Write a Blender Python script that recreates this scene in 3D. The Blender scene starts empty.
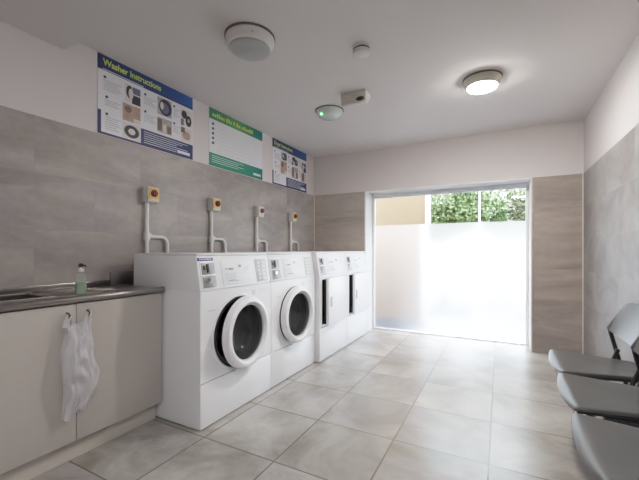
import bpy, bmesh, math, random
from mathutils import Vector, Matrix
random.seed(7)
C = bpy.context.scene.collection
PI = math.pi

# ------------------------------------------------------------------ dimensions (metres)
H = 1.037                       # eye height of the camera
XL, XR = -2.226, 0.701          # side walls
YB, YF = 4.085, -1.1            # back wall, wall behind the camera
ZT, ZC = 1.762, 2.276           # tile top, ceiling
OX0, OX1 = -1.498, 0.276        # window opening
YG = 4.36                       # glass plane

# ------------------------------------------------------------------ materials
def _nt(name):
    m = bpy.data.materials.new(name); m.use_nodes = True
    nt = m.node_tree; b = nt.nodes['Principled BSDF']
    return m, nt, b

def mat(name, col, rough=.5, metal=0., spec=.5, var=.04, scale=12., bump=0., emit=None, estr=0., trans=0., alpha=1., coat=0.):
    m, nt, b = _nt(name)
    b.inputs['Roughness'].default_value = rough
    b.inputs['Metallic'].default_value = metal
    b.inputs['Specular IOR Level'].default_value = spec
    b.inputs['Coat Weight'].default_value = coat
    if trans: b.inputs['Transmission Weight'].default_value = trans
    if alpha < 1: b.inputs['Alpha'].default_value = alpha
    tc = nt.nodes.new('ShaderNodeTexCoord'); nz = nt.nodes.new('ShaderNodeTexNoise')
    nz.inputs['Scale'].default_value = scale; nz.inputs['Detail'].default_value = 4
    nt.links.new(tc.outputs['Object'], nz.inputs['Vector'])
    mx = nt.nodes.new('ShaderNodeMix'); mx.data_type = 'RGBA'
    lo = [max(0, c*(1-var)) for c in col]; hi = [min(1, c*(1+var)) for c in col]
    mx.inputs[6].default_value = (*lo, 1); mx.inputs[7].default_value = (*hi, 1)
    nt.links.new(nz.outputs['Fac'], mx.inputs[0]); nt.links.new(mx.outputs[2], b.inputs['Base Color'])
    if bump:
        bp = nt.nodes.new('ShaderNodeBump'); bp.inputs['Strength'].default_value = bump; bp.inputs['Distance'].default_value = .002
        nt.links.new(nz.outputs['Fac'], bp.inputs['Height']); nt.links.new(bp.outputs['Normal'], b.inputs['Normal'])
    if emit:
        b.inputs['Emission Color'].default_value = (*emit, 1); b.inputs['Emission Strength'].default_value = estr
    return m

def stone_tile(name, ca, cb, joint, axis_u, axis_v, su, sv, ou, ov, jw, streak, rough, jbump=.5, cloud=2.0, spec=.5, stagger=False, lo=.36, hi=.66, shift=9, vary=.09, warm=.93):
    """large stone-look tiles: axis_u/axis_v pick the two object axes of the surface."""
    m, nt, b = _nt(name); N = nt.nodes; L = nt.links
    tc = N.new('ShaderNodeTexCoord'); sp = N.new('ShaderNodeSeparateXYZ'); L.new(tc.outputs['Object'], sp.inputs[0])
    def cell(ax, s, o):
        a = N.new('ShaderNodeMath'); a.operation = 'SUBTRACT'; L.new(sp.outputs[ax], a.inputs[0]); a.inputs[1].default_value = o
        d = N.new('ShaderNodeMath'); d.operation = 'DIVIDE'; L.new(a.outputs[0], d.inputs[0]); d.inputs[1].default_value = s
        f = N.new('ShaderNodeMath'); f.operation = 'FLOOR'; L.new(d.outputs[0], f.inputs[0])
        r = N.new('ShaderNodeMath'); r.operation = 'FRACT'; L.new(d.outputs[0], r.inputs[0])
        q = N.new('ShaderNodeMath'); q.operation = 'PINGPONG'; L.new(r.outputs[0], q.inputs[0]); q.inputs[1].default_value = .5
        e = N.new('ShaderNodeMath'); e.operation = 'LESS_THAN'; L.new(q.outputs[0], e.inputs[0]); e.inputs[1].default_value = jw/2/s
        return f, e
    fv, ev = cell(axis_v, sv, ov)
    if stagger:
        h = N.new('ShaderNodeMath'); h.operation = 'PINGPONG'; L.new(fv.outputs[0], h.inputs[0]); h.inputs[1].default_value = 1
        hs = N.new('ShaderNodeMath'); hs.operation = 'MULTIPLY'; L.new(h.outputs[0], hs.inputs[0]); hs.inputs[1].default_value = su/2
        cx = N.new('ShaderNodeCombineXYZ'); L.new(hs.outputs[0], cx.inputs[axis_u])
        av = N.new('ShaderNodeVectorMath'); av.operation = 'ADD'; L.new(tc.outputs['Object'], av.inputs[0]); L.new(cx.outputs[0], av.inputs[1])
        sp = N.new('ShaderNodeSeparateXYZ'); L.new(av.outputs[0], sp.inputs[0])
    fu, eu = cell(axis_u, su, ou)
    jm = N.new('ShaderNodeMath'); jm.operation = 'MAXIMUM'; L.new(eu.outputs[0], jm.inputs[0]); L.new(ev.outputs[0], jm.inputs[1])
    cb_ = N.new('ShaderNodeCombineXYZ'); L.new(fu.outputs[0], cb_.inputs[0]); L.new(fv.outputs[0], cb_.inputs[1])
    wn = N.new('ShaderNodeTexWhiteNoise'); wn.noise_dimensions = '3D'; L.new(cb_.outputs[0], wn.inputs['Vector'])
    off = N.new('ShaderNodeVectorMath'); off.operation = 'SCALE'; L.new(wn.outputs['Color'], off.inputs[0]); off.inputs['Scale'].default_value = shift
    ad = N.new('ShaderNodeVectorMath'); ad.operation = 'ADD'; L.new(tc.outputs['Object'], ad.inputs[0]); L.new(off.outputs[0], ad.inputs[1])
    mp = N.new('ShaderNodeMapping'); L.new(ad.outputs[0], mp.inputs['Vector']); mp.inputs['Scale'].default_value = streak
    n1 = N.new('ShaderNodeTexNoise'); n1.inputs['Scale'].default_value = cloud; n1.inputs['Detail'].default_value = 8; n1.inputs['Roughness'].default_value = .62; n1.inputs['Distortion'].default_value = .6
    L.new(mp.outputs[0], n1.inputs['Vector'])
    rp = N.new('ShaderNodeValToRGB'); rp.color_ramp.elements[0].position = lo; rp.color_ramp.elements[1].position = hi
    rp.color_ramp.elements[0].color = (*ca, 1); rp.color_ramp.elements[1].color = (*cb, 1); L.new(n1.outputs['Fac'], rp.inputs[0])
    n2 = N.new('ShaderNodeTexNoise'); n2.inputs['Scale'].default_value = 22; n2.inputs['Detail'].default_value = 6; L.new(ad.outputs[0], n2.inputs['Vector'])
    hv = N.new('ShaderNodeHueSaturation'); n3 = N.new('ShaderNodeTexNoise'); n3.inputs['Scale'].default_value = 2.3; n3.inputs['Detail'].default_value = 3; L.new(mp.outputs[0], n3.inputs['Vector'])
    r3 = N.new('ShaderNodeValToRGB'); r3.color_ramp.elements[0].position = .35; r3.color_ramp.elements[1].position = .65
    r3.color_ramp.elements[0].color = (1.0,.985,1.0,1); r3.color_ramp.elements[1].color = (1.0,1.0,warm,1); L.new(n3.outputs['Fac'], r3.inputs[0])
    m3 = N.new('ShaderNodeMix'); m3.data_type = 'RGBA'; m3.blend_type = 'MULTIPLY'; m3.inputs[0].default_value = 1; L.new(rp.outputs[0], m3.inputs[6]); L.new(r3.outputs[0], m3.inputs[7])
    L.new(m3.outputs[2], hv.inputs['Color'])
    va = N.new('ShaderNodeMath'); va.operation = 'MULTIPLY_ADD'; L.new(wn.outputs['Value'], va.inputs[0]); va.inputs[1].default_value = vary; va.inputs[2].default_value = .905-vary/2
    vb = N.new('ShaderNodeMath'); vb.operation = 'MULTIPLY_ADD'; L.new(n2.outputs['Fac'], vb.inputs[0]); vb.inputs[1].default_value = .2; L.new(va.outputs[0], vb.inputs[2])
    L.new(vb.outputs[0], hv.inputs['Value'])
    mx = N.new('ShaderNodeMix'); mx.data_type = 'RGBA'; L.new(jm.outputs[0], mx.inputs[0]); L.new(hv.outputs[0], mx.inputs[6]); mx.inputs[7].default_value = (*joint, 1)
    L.new(mx.outputs[2], b.inputs['Base Color'])
    ro = N.new('ShaderNodeMath'); ro.operation = 'MULTIPLY_ADD'; L.new(n1.outputs['Fac'], ro.inputs[0]); ro.inputs[1].default_value = .04; ro.inputs[2].default_value = rough-.02
    L.new(ro.outputs[0], b.inputs['Roughness']); b.inputs['Specular IOR Level'].default_value = spec
    iv = N.new('ShaderNodeMath'); iv.operation = 'MULTIPLY_ADD'; L.new(jm.outputs[0], iv.inputs[0]); iv.inputs[1].default_value = -1; iv.inputs[2].default_value = 1
    bp = N.new('ShaderNodeBump'); bp.inputs['Strength'].default_value = jbump; bp.inputs['Distance'].default_value = .002
    L.new(iv.outputs[0], bp.inputs['Height']); L.new(bp.outputs['Normal'], b.inputs['Normal'])
    return m

M = {}
M['floor'] = stone_tile('floor_tile', (.285,.262,.243), (.49,.468,.45), (.19,.165,.145), 0, 1, .4655, .4625, -.05, 1.85, .008, (1,1,1), .235, .4, 2.6, vary=.05, warm=.95, spec=.75)
LWT = dict(joint=(.30,.28,.268), jw=.0018, rough=.45, jbump=.3)
M['tile_left']  = stone_tile('wall_tile_left',  (.27,.24,.228), (.45,.412,.40), axis_u=1, axis_v=2, su=.62, sv=.306, ou=.62, ov=.535, stagger=True, shift=.25, vary=.025, lo=.3, hi=.7, streak=(1,.9,2.6), cloud=2.0, **LWT)
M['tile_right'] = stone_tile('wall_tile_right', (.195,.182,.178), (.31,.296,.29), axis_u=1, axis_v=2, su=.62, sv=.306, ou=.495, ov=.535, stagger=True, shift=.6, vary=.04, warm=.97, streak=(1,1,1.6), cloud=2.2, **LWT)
M['tile_back']  = stone_tile('wall_tile_back',  (.25,.21,.193), (.45,.39,.365), axis_u=0, axis_v=2, su=1.2, sv=.306, ou=.30, ov=.535, shift=.5, vary=.04, lo=.28, hi=.75, streak=(.8,1,3.4), cloud=1.8, **LWT)
M['tile_back_lit'] = stone_tile('wall_tile_back_lit', (.36,.315,.29), (.58,.525,.49), axis_u=0, axis_v=2, su=1.2, sv=.306, ou=.30, ov=.535, shift=.5, vary=.04, lo=.28, hi=.75, streak=(.8,1,3.4), cloud=1.8, **LWT)  # back tile again but lighter: lamp light painted into the left panel
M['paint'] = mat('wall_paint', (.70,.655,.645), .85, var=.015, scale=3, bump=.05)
M['paint_right_dimmed'] = mat('wall_paint_dimmed', (.56,.525,.52), .85, var=.015, scale=3, bump=.05)  # same wall paint, darkened in colour to tone down the lamp's light
M['ceil'] = mat('ceiling_paint', (.67,.635,.62), .9, var=.02, scale=2.5, bump=.05)
M['trim_pale'] = mat('tile_edge_trim', (.80,.74,.62), .4)
M['upvc'] = mat('white_window_plastic', (.80,.80,.80), .35)
M['head'] = mat('grey_window_head', (.76,.77,.78), .4)
M['white'] = mat('white_enamel', (.89,.895,.92), .28, var=.012, coat=.2)
M['white2'] = mat('white_console', (.87,.88,.905), .35, var=.01)
M['panel'] = mat('instruction_film', (.86,.89,.93), .35, var=.01)
M['btn'] = mat('grey_button_film', (.66,.69,.71), .4)
M['blue'] = mat('blue_badge', (.045,.05,.28), .35)
M['grey'] = mat('coin_unit_grey', (.33,.33,.33), .4, metal=.4)
M['steel'] = mat('brushed_steel', (.33,.305,.295), .28, metal=1., var=.06, scale=30)
M['handle'] = mat('dark_handle_metal', (.22,.20,.19), .3, metal=1.)
M['chrome'] = mat('chrome', (.75,.75,.75), .12, metal=1.)
M['drum'] = mat('drum_steel', (.20,.20,.21), .3, metal=1.)
M['black'] = mat('black_rubber', (.012,.012,.013), .45)
M['dark'] = mat('dark_grey_plastic', (.03,.03,.032), .45)
M['seam'] = mat('seam_shadow_gap', (.30,.30,.31), .6)
M['text'] = mat('grey_print', (.35,.37,.42), .6)
M['green_print'] = mat('green_print', (.25,.55,.30), .6)
M['cream'] = mat('cream_laminate', (.485,.448,.41), .4, var=.015, scale=4)
M['plinth'] = mat('plinth_laminate', (.62,.575,.51), .45, var=.02)
M['iso'] = mat('isolator_box_grey', (.62,.62,.58), .45)
M['cable'] = mat('white_conduit', (.72,.71,.69), .45)
M['yellow'] = mat('yellow_plate', (.74,.50,.17), .45)
M['red'] = mat('dark_red_knob', (.16,.014,.01), .35)
M['coverm'] = mat('cream_cover', (.66,.60,.46), .45)
M['navy'] = mat('navy_print', (.035,.042,.135), .45)
M['board'] = mat('poster_white', (.74,.74,.76), .4, var=.01)
M['ylw_txt'] = mat('yellow_print', (.62,.70,.16), .5)
M['white_txt'] = mat('white_print', (.72,.74,.80), .5)
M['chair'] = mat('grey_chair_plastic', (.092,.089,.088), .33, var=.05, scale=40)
M['chair_back_shaded'] = mat('grey_chair_shaded', (.062,.06,.06), .4, var=.05, scale=40)  # chair plastic with the backrest's shade put into a darker grey
M['frame'] = mat('dark_chair_metal', (.06,.06,.062), .35, metal=.6)
M['lampbody'] = mat('lamp_white_body', (.66,.64,.63), .35, var=.01)
M['lampoff'] = mat('unlit_diffuser', (.40,.41,.40), .3)
M['lampbeige'] = mat('lamp_beige_body', (.58,.55,.47), .4)
M['shadowline'] = mat('gasket_dark', (.12,.09,.085), .6)
M['pir'] = mat('sensor_box', (.62,.59,.53), .45)
M['lens'] = mat('sensor_lens', (.03,.022,.02), .3)
M['lit'] = mat('lit_diffuser', (.9,.9,.88), .4, emit=(1,.965,.90), estr=150)
M['led'] = mat('green_led', (.1,.8,.2), .3, emit=(.12,1,.25), estr=5)
M['dome'] = mat('clear_dome', (.56,.62,.57), .15)
M['beige'] = mat('beige_render', (.27,.185,.115), .9, var=.06, scale=3)
M['pave'] = mat('outdoor_paving', (.04,.047,.065), .8, var=.06)
M['post'] = mat('white_post', (.92,.92,.92), .5)
M['bark'] = mat('bark', (.12,.085,.06), .9, var=.3)
for i, c in enumerate([(.10,.16,.045), (.14,.19,.07), (.19,.20,.12), (.08,.13,.04)]):
    M['leaf%d' % i] = mat('leaf_green_%d' % i, c, .6, var=.35, scale=3)

def gradient_mat(name, stops, axis=1, length=.75):
    m, nt, b = _nt(name); N = nt.nodes; L = nt.links
    tc = N.new('ShaderNodeTexCoord'); sp = N.new('ShaderNodeSeparateXYZ'); L.new(tc.outputs['Object'], sp.inputs[0])
    d = N.new('ShaderNodeMath'); d.operation = 'DIVIDE'; L.new(sp.outputs[axis], d.inputs[0]); d.inputs[1].default_value = length
    r = N.new('ShaderNodeValToRGB'); L.new(d.outputs[0], r.inputs[0])
    r.color_ramp.elements[0].position, r.color_ramp.elements[0].color = stops[0][0], (*stops[0][1], 1)
    r.color_ramp.elements[1].position, r.color_ramp.elements[1].color = stops[-1][0], (*stops[-1][1], 1)
    for p, c in stops[1:-1]:
        e = r.color_ramp.elements.new(p); e.color = (*c, 1)
    L.new(r.outputs[0], b.inputs['Base Color']); b.inputs['Roughness'].default_value = .4
    return m
M['hdr_blue'] = gradient_mat('blue_header_print', [(0,(.02,.04,.12)), (.5,(.02,.05,.17)), (1,(.03,.11,.36))])
M['hdr_green'] = gradient_mat('green_header_print', [(0,(.05,.26,.16)), (.55,(.12,.36,.12)), (.8,(.03,.25,.2)), (1,(.015,.2,.2))])
M['ftr_green'] = gradient_mat('green_footer_print', [(0,(.045,.30,.17)), (.6,(.03,.27,.18)), (1,(.012,.19,.17))])

def glass_mat():
    m = bpy.data.materials.new('clear_glass'); m.use_nodes = True; nt = m.node_tree; nt.nodes.clear()
    o = nt.nodes.new('ShaderNodeOutputMaterial'); t = nt.nodes.new('ShaderNodeBsdfTransparent'); g = nt.nodes.new('ShaderNodeBsdfGlossy')
    t.inputs[0].default_value = (.95,.97,.96,1); g.inputs['Roughness'].default_value = .02
    f = nt.nodes.new('ShaderNodeFresnel'); f.inputs[0].default_value = 1.45
    mx = nt.nodes.new('ShaderNodeMixShader'); nt.links.new(f.outputs[0], mx.inputs[0]); nt.links.new(t.outputs[0], mx.inputs[1]); nt.links.new(g.outputs[0], mx.inputs[2])
    nt.links.new(mx.outputs[0], o.inputs[0]); return m
M['glass'] = glass_mat()
def frost_mat():
    m = bpy.data.materials.new('frosted_film'); m.use_nodes = True; nt = m.node_tree; nt.nodes.clear()
    o = nt.nodes.new('ShaderNodeOutputMaterial'); t = nt.nodes.new('ShaderNodeBsdfTranslucent'); r = nt.nodes.new('ShaderNodeBsdfRefraction')
    tc = nt.nodes.new('ShaderNodeTexCoord'); nz = nt.nodes.new('ShaderNodeTexNoise'); nz.inputs['Scale'].default_value = 2.2
    nt.links.new(tc.outputs['Object'], nz.inputs[0])
    cr = nt.nodes.new('ShaderNodeValToRGB'); cr.color_ramp.elements[0].color = (.90,.92,.96,1); cr.color_ramp.elements[1].color = (.97,.97,.98,1)
    nt.links.new(nz.outputs['Fac'], cr.inputs[0]); nt.links.new(cr.outputs[0], t.inputs[0])
    r.inputs['Color'].default_value = (.95,.96,.98,1); r.inputs['Roughness'].default_value = .42; r.inputs['IOR'].default_value = 1.35
    mx = nt.nodes.new('ShaderNodeMixShader'); mx.inputs[0].default_value = .85
    nt.links.new(t.outputs[0], mx.inputs[1]); nt.links.new(r.outputs[0], mx.inputs[2])
    d = nt.nodes.new('ShaderNodeBsdfDiffuse'); d.inputs[0].default_value = (.85,.86,.88,1)
    m2 = nt.nodes.new('ShaderNodeMixShader'); m2.inputs[0].default_value = .1
    nt.links.new(mx.outputs[0], m2.inputs[1]); nt.links.new(d.outputs[0], m2.inputs[2])
    nt.links.new(m2.outputs[0], o.inputs[0]); return m
M['frost'] = frost_mat()
def bag_mat():
    m = bpy.data.materials.new('thin_white_plastic'); m.use_nodes = True; nt = m.node_tree; nt.nodes.clear()
    o = nt.nodes.new('ShaderNodeOutputMaterial'); d = nt.nodes.new('ShaderNodeBsdfDiffuse'); t = nt.nodes.new('ShaderNodeBsdfTranslucent'); tr = nt.nodes.new('ShaderNodeBsdfTransparent')
    g = nt.nodes.new('ShaderNodeBsdfGlossy'); g.inputs['Roughness'].default_value = .3
    tc = nt.nodes.new('ShaderNodeTexCoord'); nz = nt.nodes.new('ShaderNodeTexNoise'); nz.inputs['Scale'].default_value = 25; nz.inputs['Detail'].default_value = 5
    nt.links.new(tc.outputs['Object'], nz.inputs[0])
    cr = nt.nodes.new('ShaderNodeValToRGB'); cr.color_ramp.elements[0].color = (.74,.72,.74,1); cr.color_ramp.elements[1].color = (.92,.91,.94,1)
    nt.links.new(nz.outputs['Fac'], cr.inputs[0])
    for s in (d, t): nt.links.new(cr.outputs[0], s.inputs[0])
    def mix(f, a, b_):
        x = nt.nodes.new('ShaderNodeMixShader'); x.inputs[0].default_value = f; nt.links.new(a.outputs[0], x.inputs[1]); nt.links.new(b_.outputs[0], x.inputs[2]); return x
    x = mix(.05, mix(.28, mix(.35, d, t), tr), g)
    nt.links.new(x.outputs[0], o.inputs[0]); return m
M['bag'] = bag_mat()
def clear_plastic(name, col, a):
    m = bpy.data.materials.new(name); m.use_nodes = True; nt = m.node_tree; nt.nodes.clear()
    o = nt.nodes.new('ShaderNodeOutputMaterial'); t = nt.nodes.new('ShaderNodeBsdfTransparent'); t.inputs[0].default_value = (*col, 1)
    g = nt.nodes.new('ShaderNodeBsdfPrincipled'); g.inputs['Base Color'].default_value = (*col, 1); g.inputs['Roughness'].default_value = .12
    mx = nt.nodes.new('ShaderNodeMixShader'); mx.inputs[0].default_value = a
    nt.links.new(t.outputs[0], mx.inputs[1]); nt.links.new(g.outputs[0], mx.inputs[2]); nt.links.new(mx.outputs[0], o.inputs[0]); return m
M['bottle'] = clear_plastic('clear_bottle_plastic', (.86,.90,.87), .16)
M['soap'] = clear_plastic('green_soap', (.55,.74,.55), .35)
M['doorglass'] = clear_plastic('dark_door_glass', (.22,.22,.23), .25)

# ------------------------------------------------------------------ mesh helpers
class MB:
    def __init__(s): s.bm = bmesh.new()
    def _merge(s, b, mi, mx=None):
        if mx is not None: bmesh.ops.transform(b, matrix=mx, verts=b.verts)
        for f in b.faces: f.material_index = mi
        me = bpy.data.meshes.new('tmp'); b.to_mesh(me); b.free(); s.bm.from_mesh(me); bpy.data.meshes.remove(me)
    def box(s, x0, x1, y0, y1, z0, z1, bev=0., seg=2, mi=0, mx=None):
        b = bmesh.new(); bmesh.ops.create_cube(b, size=1)
        bmesh.ops.transform(b, matrix=Matrix.Translation(((x0+x1)/2,(y0+y1)/2,(z0+z1)/2)) @ Matrix.Diagonal((abs(x1-x0),abs(y1-y0),abs(z1-z0),1)), verts=b.verts)
        if bev: bmesh.ops.bevel(b, geom=b.edges[:], offset=bev, segments=seg, affect='EDGES', profile=.5)
        s._merge(b, mi, mx); return s
    def prism(s, pts, axis, a0, a1, bev=0., mi=0, mx=None):
        """extrude a 2-D polygon along axis (0,1,2); pts are in the two other axes in order"""
        b = bmesh.new()
        def P(p, a):
            v = [p[0], p[1]]; v.insert(axis, a); return v
        lo = [b.verts.new(P(p, a0)) for p in pts]; hi = [b.verts.new(P(p, a1)) for p in pts]
        b.faces.new(lo); b.faces.new(hi); n = len(pts)
        for i in range(n): b.faces.new((lo[i], lo[(i+1)%n], hi[(i+1)%n], hi[i]))
        bmesh.ops.recalc_face_normals(b, faces=b.faces)
        if bev: bmesh.ops.bevel(b, geom=b.edges[:], offset=bev, segments=2, affect='EDGES', profile=.5)
        s._merge(b, mi, mx); return s
    def lathe(s, prof, origin, axis='Z', n=48, mi=0, close=False, mx=None):
        """profile of (r, h) around an axis through origin"""
        b = bmesh.new(); rings = []
        for r, h in prof:
            if r < 1e-6: rings.append([b.verts.new((0,0,h))])
            else: rings.append([b.verts.new((r*math.cos(2*PI*i/n), r*math.sin(2*PI*i/n), h)) for i in range(n)])
        pr = list(zip(rings, rings[1:])) + ([(rings[-1], rings[0])] if close else [])
        for A, B in pr:
            for i in range(n):
                j = (i+1) % n
                if len(A) == 1 and len(B) == 1: break
                if len(A) == 1: b.faces.new((A[0], B[i], B[j]))
                elif len(B) == 1: b.faces.new((A[i], A[j], B[0]))
                else: b.faces.new((A[i], A[j], B[j], B[i]))
        bmesh.ops.recalc_face_normals(b, faces=b.faces)
        R = {'Z': Matrix.Identity(4), 'X': Matrix.Rotation(PI/2, 4, 'Y'), 'Y': Matrix.Rotation(-PI/2, 4, 'X')}[axis]
        T = Matrix.Translation(origin) @ R
        s._merge(b, mi, T if mx is None else mx @ T); return s
    def tube(s, path, r, n=12, mi=0, cap=True):
        b = bmesh.new(); P = [Vector(p) for p in path]; rings = []; up = None
        for i, p in enumerate(P):
            t = ((P[min(i+1,len(P)-1)]-p).normalized() + (p-P[max(i-1,0)]).normalized()).normalized()
            if up is None: up = t.orthogonal().normalized()
            up = (up - t*up.dot(t)).normalized(); w = t.cross(up)
            rr = r[i] if isinstance(r, (list, tuple)) else r
            rings.append([b.verts.new(p + up*rr*math.cos(2*PI*k/n) + w*rr*math.sin(2*PI*k/n)) for k in range(n)])
        for A, B in zip(rings, rings[1:]):
            for k in range(n): b.faces.new((A[k], A[(k+1)%n], B[(k+1)%n], B[k]))
        if cap: b.faces.new(rings[0]); b.faces.new(rings[-1])
        bmesh.ops.recalc_face_normals(b, faces=b.faces); s._merge(b, mi); return s
    def quad(s, pts, mi=0):
        f = s.bm.faces.new([s.bm.verts.new(p) for p in pts]); f.material_index = mi; return s
    def build(s, name, mats, parent=None, loc=None, smooth=.6):
        me = bpy.data.meshes.new(name); s.bm.to_mesh(me); s.bm.free()
        for m in (mats if isinstance(mats, (list, tuple)) else [mats]): me.materials.append(m)
        if smooth:
            me.polygons.foreach_set('use_smooth', [True]*len(me.polygons)); me.set_sharp_from_angle(angle=smooth)
        o = bpy.data.objects.new(name, me); C.objects.link(o)
        if parent: o.parent = parent
        if loc: o.location = loc
        return o

def arc(c, r, a0, a1, n, f):
    return [f(c[0]+r*math.cos(a0+(a1-a0)*i/n), c[1]+r*math.sin(a0+(a1-a0)*i/n)) for i in range(n+1)]

def tag(o, label, cat, group=None, kind=None):
    o['label'] = label; o['category'] = cat
    if group: o['group'] = group
    if kind: o['kind'] = kind
    return o
def thing(name, label, cat, loc=(0,0,0), rz=0., group=None, kind=None):
    o = bpy.data.objects.new(name, None); C.objects.link(o); o.empty_display_size = .1
    o.location = loc; o.rotation_euler = (0,0,rz)
    return tag(o, label, cat, group, kind)
def struct(o, label, cat): return tag(o, label, cat, kind='structure')
def kids(o): return [c for c in bpy.data.objects if c.parent is o]
def copy_thing(root, loc, label, rz=None):
    r = root.copy(); C.objects.link(r); r.location = loc; r['label'] = label
    if rz is not None: r.rotation_euler = (0,0,rz)
    for ch in kids(root):
        c = ch.copy(); C.objects.link(c); c.parent = r
        for g in kids(ch):
            d = g.copy(); C.objects.link(d); d.parent = c
    return r
def text_obj(name, s, size, m, parent, loc, rot, ex=.0004, sx=1., align='LEFT'):
    cu = bpy.data.curves.new(name, 'FONT'); cu.body = s; cu.size = size; cu.extrude = ex; cu.align_x = align; cu.offset = .0012*size/.05
    o0 = bpy.data.objects.new(name, cu); C.objects.link(o0)
    me = bpy.data.meshes.new_from_object(o0.evaluated_get(bpy.context.evaluated_depsgraph_get())); bpy.data.objects.remove(o0); bpy.data.curves.remove(cu)
    me.materials.clear(); me.materials.append(m); me.name = name
    o = bpy.data.objects.new(name, me); C.objects.link(o); o.parent = parent; o.location = loc; o.rotation_euler = rot; o.scale = (sx,1,1)
    return o
FACE_X = (PI/2, 0, PI/2)        # lettering that faces +x and reads along +y

# ------------------------------------------------------------------ room shell
T = .15
def shell():
    fl = MB().box(XL-T, XR+T, YF-T, YG+.05, -.1, 0).build('floor', M['floor'], smooth=0)
    struct(fl, 'pale stone-look square floor tiles with dark grout', 'floor')
    ce = MB().box(XL-T, XR+T, YF-T, YG+.05, ZC, ZC+.1).build('ceiling', M['ceil'], smooth=0)
    struct(ce, 'flat white painted ceiling', 'ceiling')
    bm_ = MB().box(XL, XR, YF, 1.075, 2.188, ZC).build('ceiling_beam', M['ceil'], smooth=0)
    struct(bm_, 'lowered white ceiling section above the sink end', 'beam')
    def wall(name, label, boxes_paint, boxes_tile, tm):
        m = MB()
        for b in boxes_paint: m.box(*b)
        o = m.build(name, M['paint_right_dimmed' if name == 'wall_right' else 'paint'], smooth=0); struct(o, label, 'wall')
        t = MB()
        for b in boxes_tile: t.box(*b)
        if boxes_tile: t.build('tile_cladding', tm, o, smooth=0)
        return o
    d = .012
    wall('wall_left', 'left wall, grey stone tiles below white paint', [(XL-T, XL-d, YF-T, YG, 0, ZC)] + [(XL-d, XL-.004, YF, YB, ZT, ZC)], [(XL-d, XL, YF, YB, 0, ZT)], M['tile_left'])
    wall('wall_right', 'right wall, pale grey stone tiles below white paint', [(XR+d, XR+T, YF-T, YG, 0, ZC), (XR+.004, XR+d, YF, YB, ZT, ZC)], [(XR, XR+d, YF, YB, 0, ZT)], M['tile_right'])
    wb = wall('wall_back', 'back wall around the glazed opening, brown-grey tiles below white paint',
         [(XL-d, OX0, YB+d, YG+.06, 0, ZC), (OX1, XR+d, YB+d, YG+.06, 0, ZC), (OX0, OX1, YB+d, YG+.06, ZT, ZC), (XL-d, XR+d, YB+.004, YB+d, ZT, ZC)],
         [(XL, OX0, YB, YB+d, 0, ZT), (OX1, XR, YB, YB+d, 0, ZT)], M['tile_back'])
    corner = [c for c in bpy.data.objects if c.parent is wb][0]; corner.data.materials.append(M['tile_back_lit'])
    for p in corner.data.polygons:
        if p.center.x < OX0+.01: p.material_index = 1  # left panel takes the tile with painted-in lamp light
    rv = MB().box(OX0, OX0+.006, YB, YG, 0, ZT).box(OX1-.006, OX1, YB, YG, 0, ZT).box(OX0, OX1, YB, YG, ZT-.006, ZT)
    rv.build('reveal', M['upvc'], wb, smooth=0)
    wall('wall_front', 'white wall behind the viewpoint', [(XL-T, XR+T, YF-T, YF, 0, ZC)], [], None)
    # slim metal / plastic tile edge strips
    t1 = MB().box(XR-.007, XR, YB-.007, YB, 0, ZT).build('trim_1', M['trim_pale'], smooth=0); struct(t1, 'pale corner strip between brown and grey tiles', 'trim')
    t2 = MB().box(OX1-.004, OX1+.008, YB-.004, YB, 0, ZT).build('trim_2', M['trim_pale'], smooth=0); struct(t2, 'pale edge strip on right side of the opening', 'trim')
    t3 = MB().box(OX0-.008, OX0+.004, YB-.004, YB, 0, ZT).build('trim_3', M['upvc'], smooth=0); struct(t3, 'white edge strip beside the last dryer', 'trim')
    t4 = MB().box(XL, XL+.008, YB-.008, YB, 1.0, ZT).build('trim_4', M['trim_pale'], smooth=0); struct(t4, 'thin pale strip in the left tiled corner', 'trim')
    # glazed opening
    w = thing('window_1', 'tall glazed opening, frosted below and clear above', 'window', (OX0, YG, 0), kind='structure')
    W = OX1-OX0
    fr = MB().box(.006, .034, -.03, .03, 0, ZT-.006, .003).box(W-.034, W-.006, -.03, .03, 0, ZT-.006, .003).box(.034, W-.034, -.03, .03, 0, .014, .003)
    fr.build('window_frame', M['upvc'], w)
    MB().box(.034, W-.034, -.03, .03, ZT-.056, ZT-.006, .003).build('head_rail', M['head'], w)
    MB().box(.034, W-.034, -.004, .004, 1.352, ZT-.056).build('clear_glass', M['glass'], w, smooth=0)
    MB().quad([(.034, 0, .014), (W-.034, 0, .014), (W-.034, 0, 1.350), (.034, 0, 1.350)]).build('frosted_pane', M['frost'], w, smooth=0)
shell()

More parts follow.
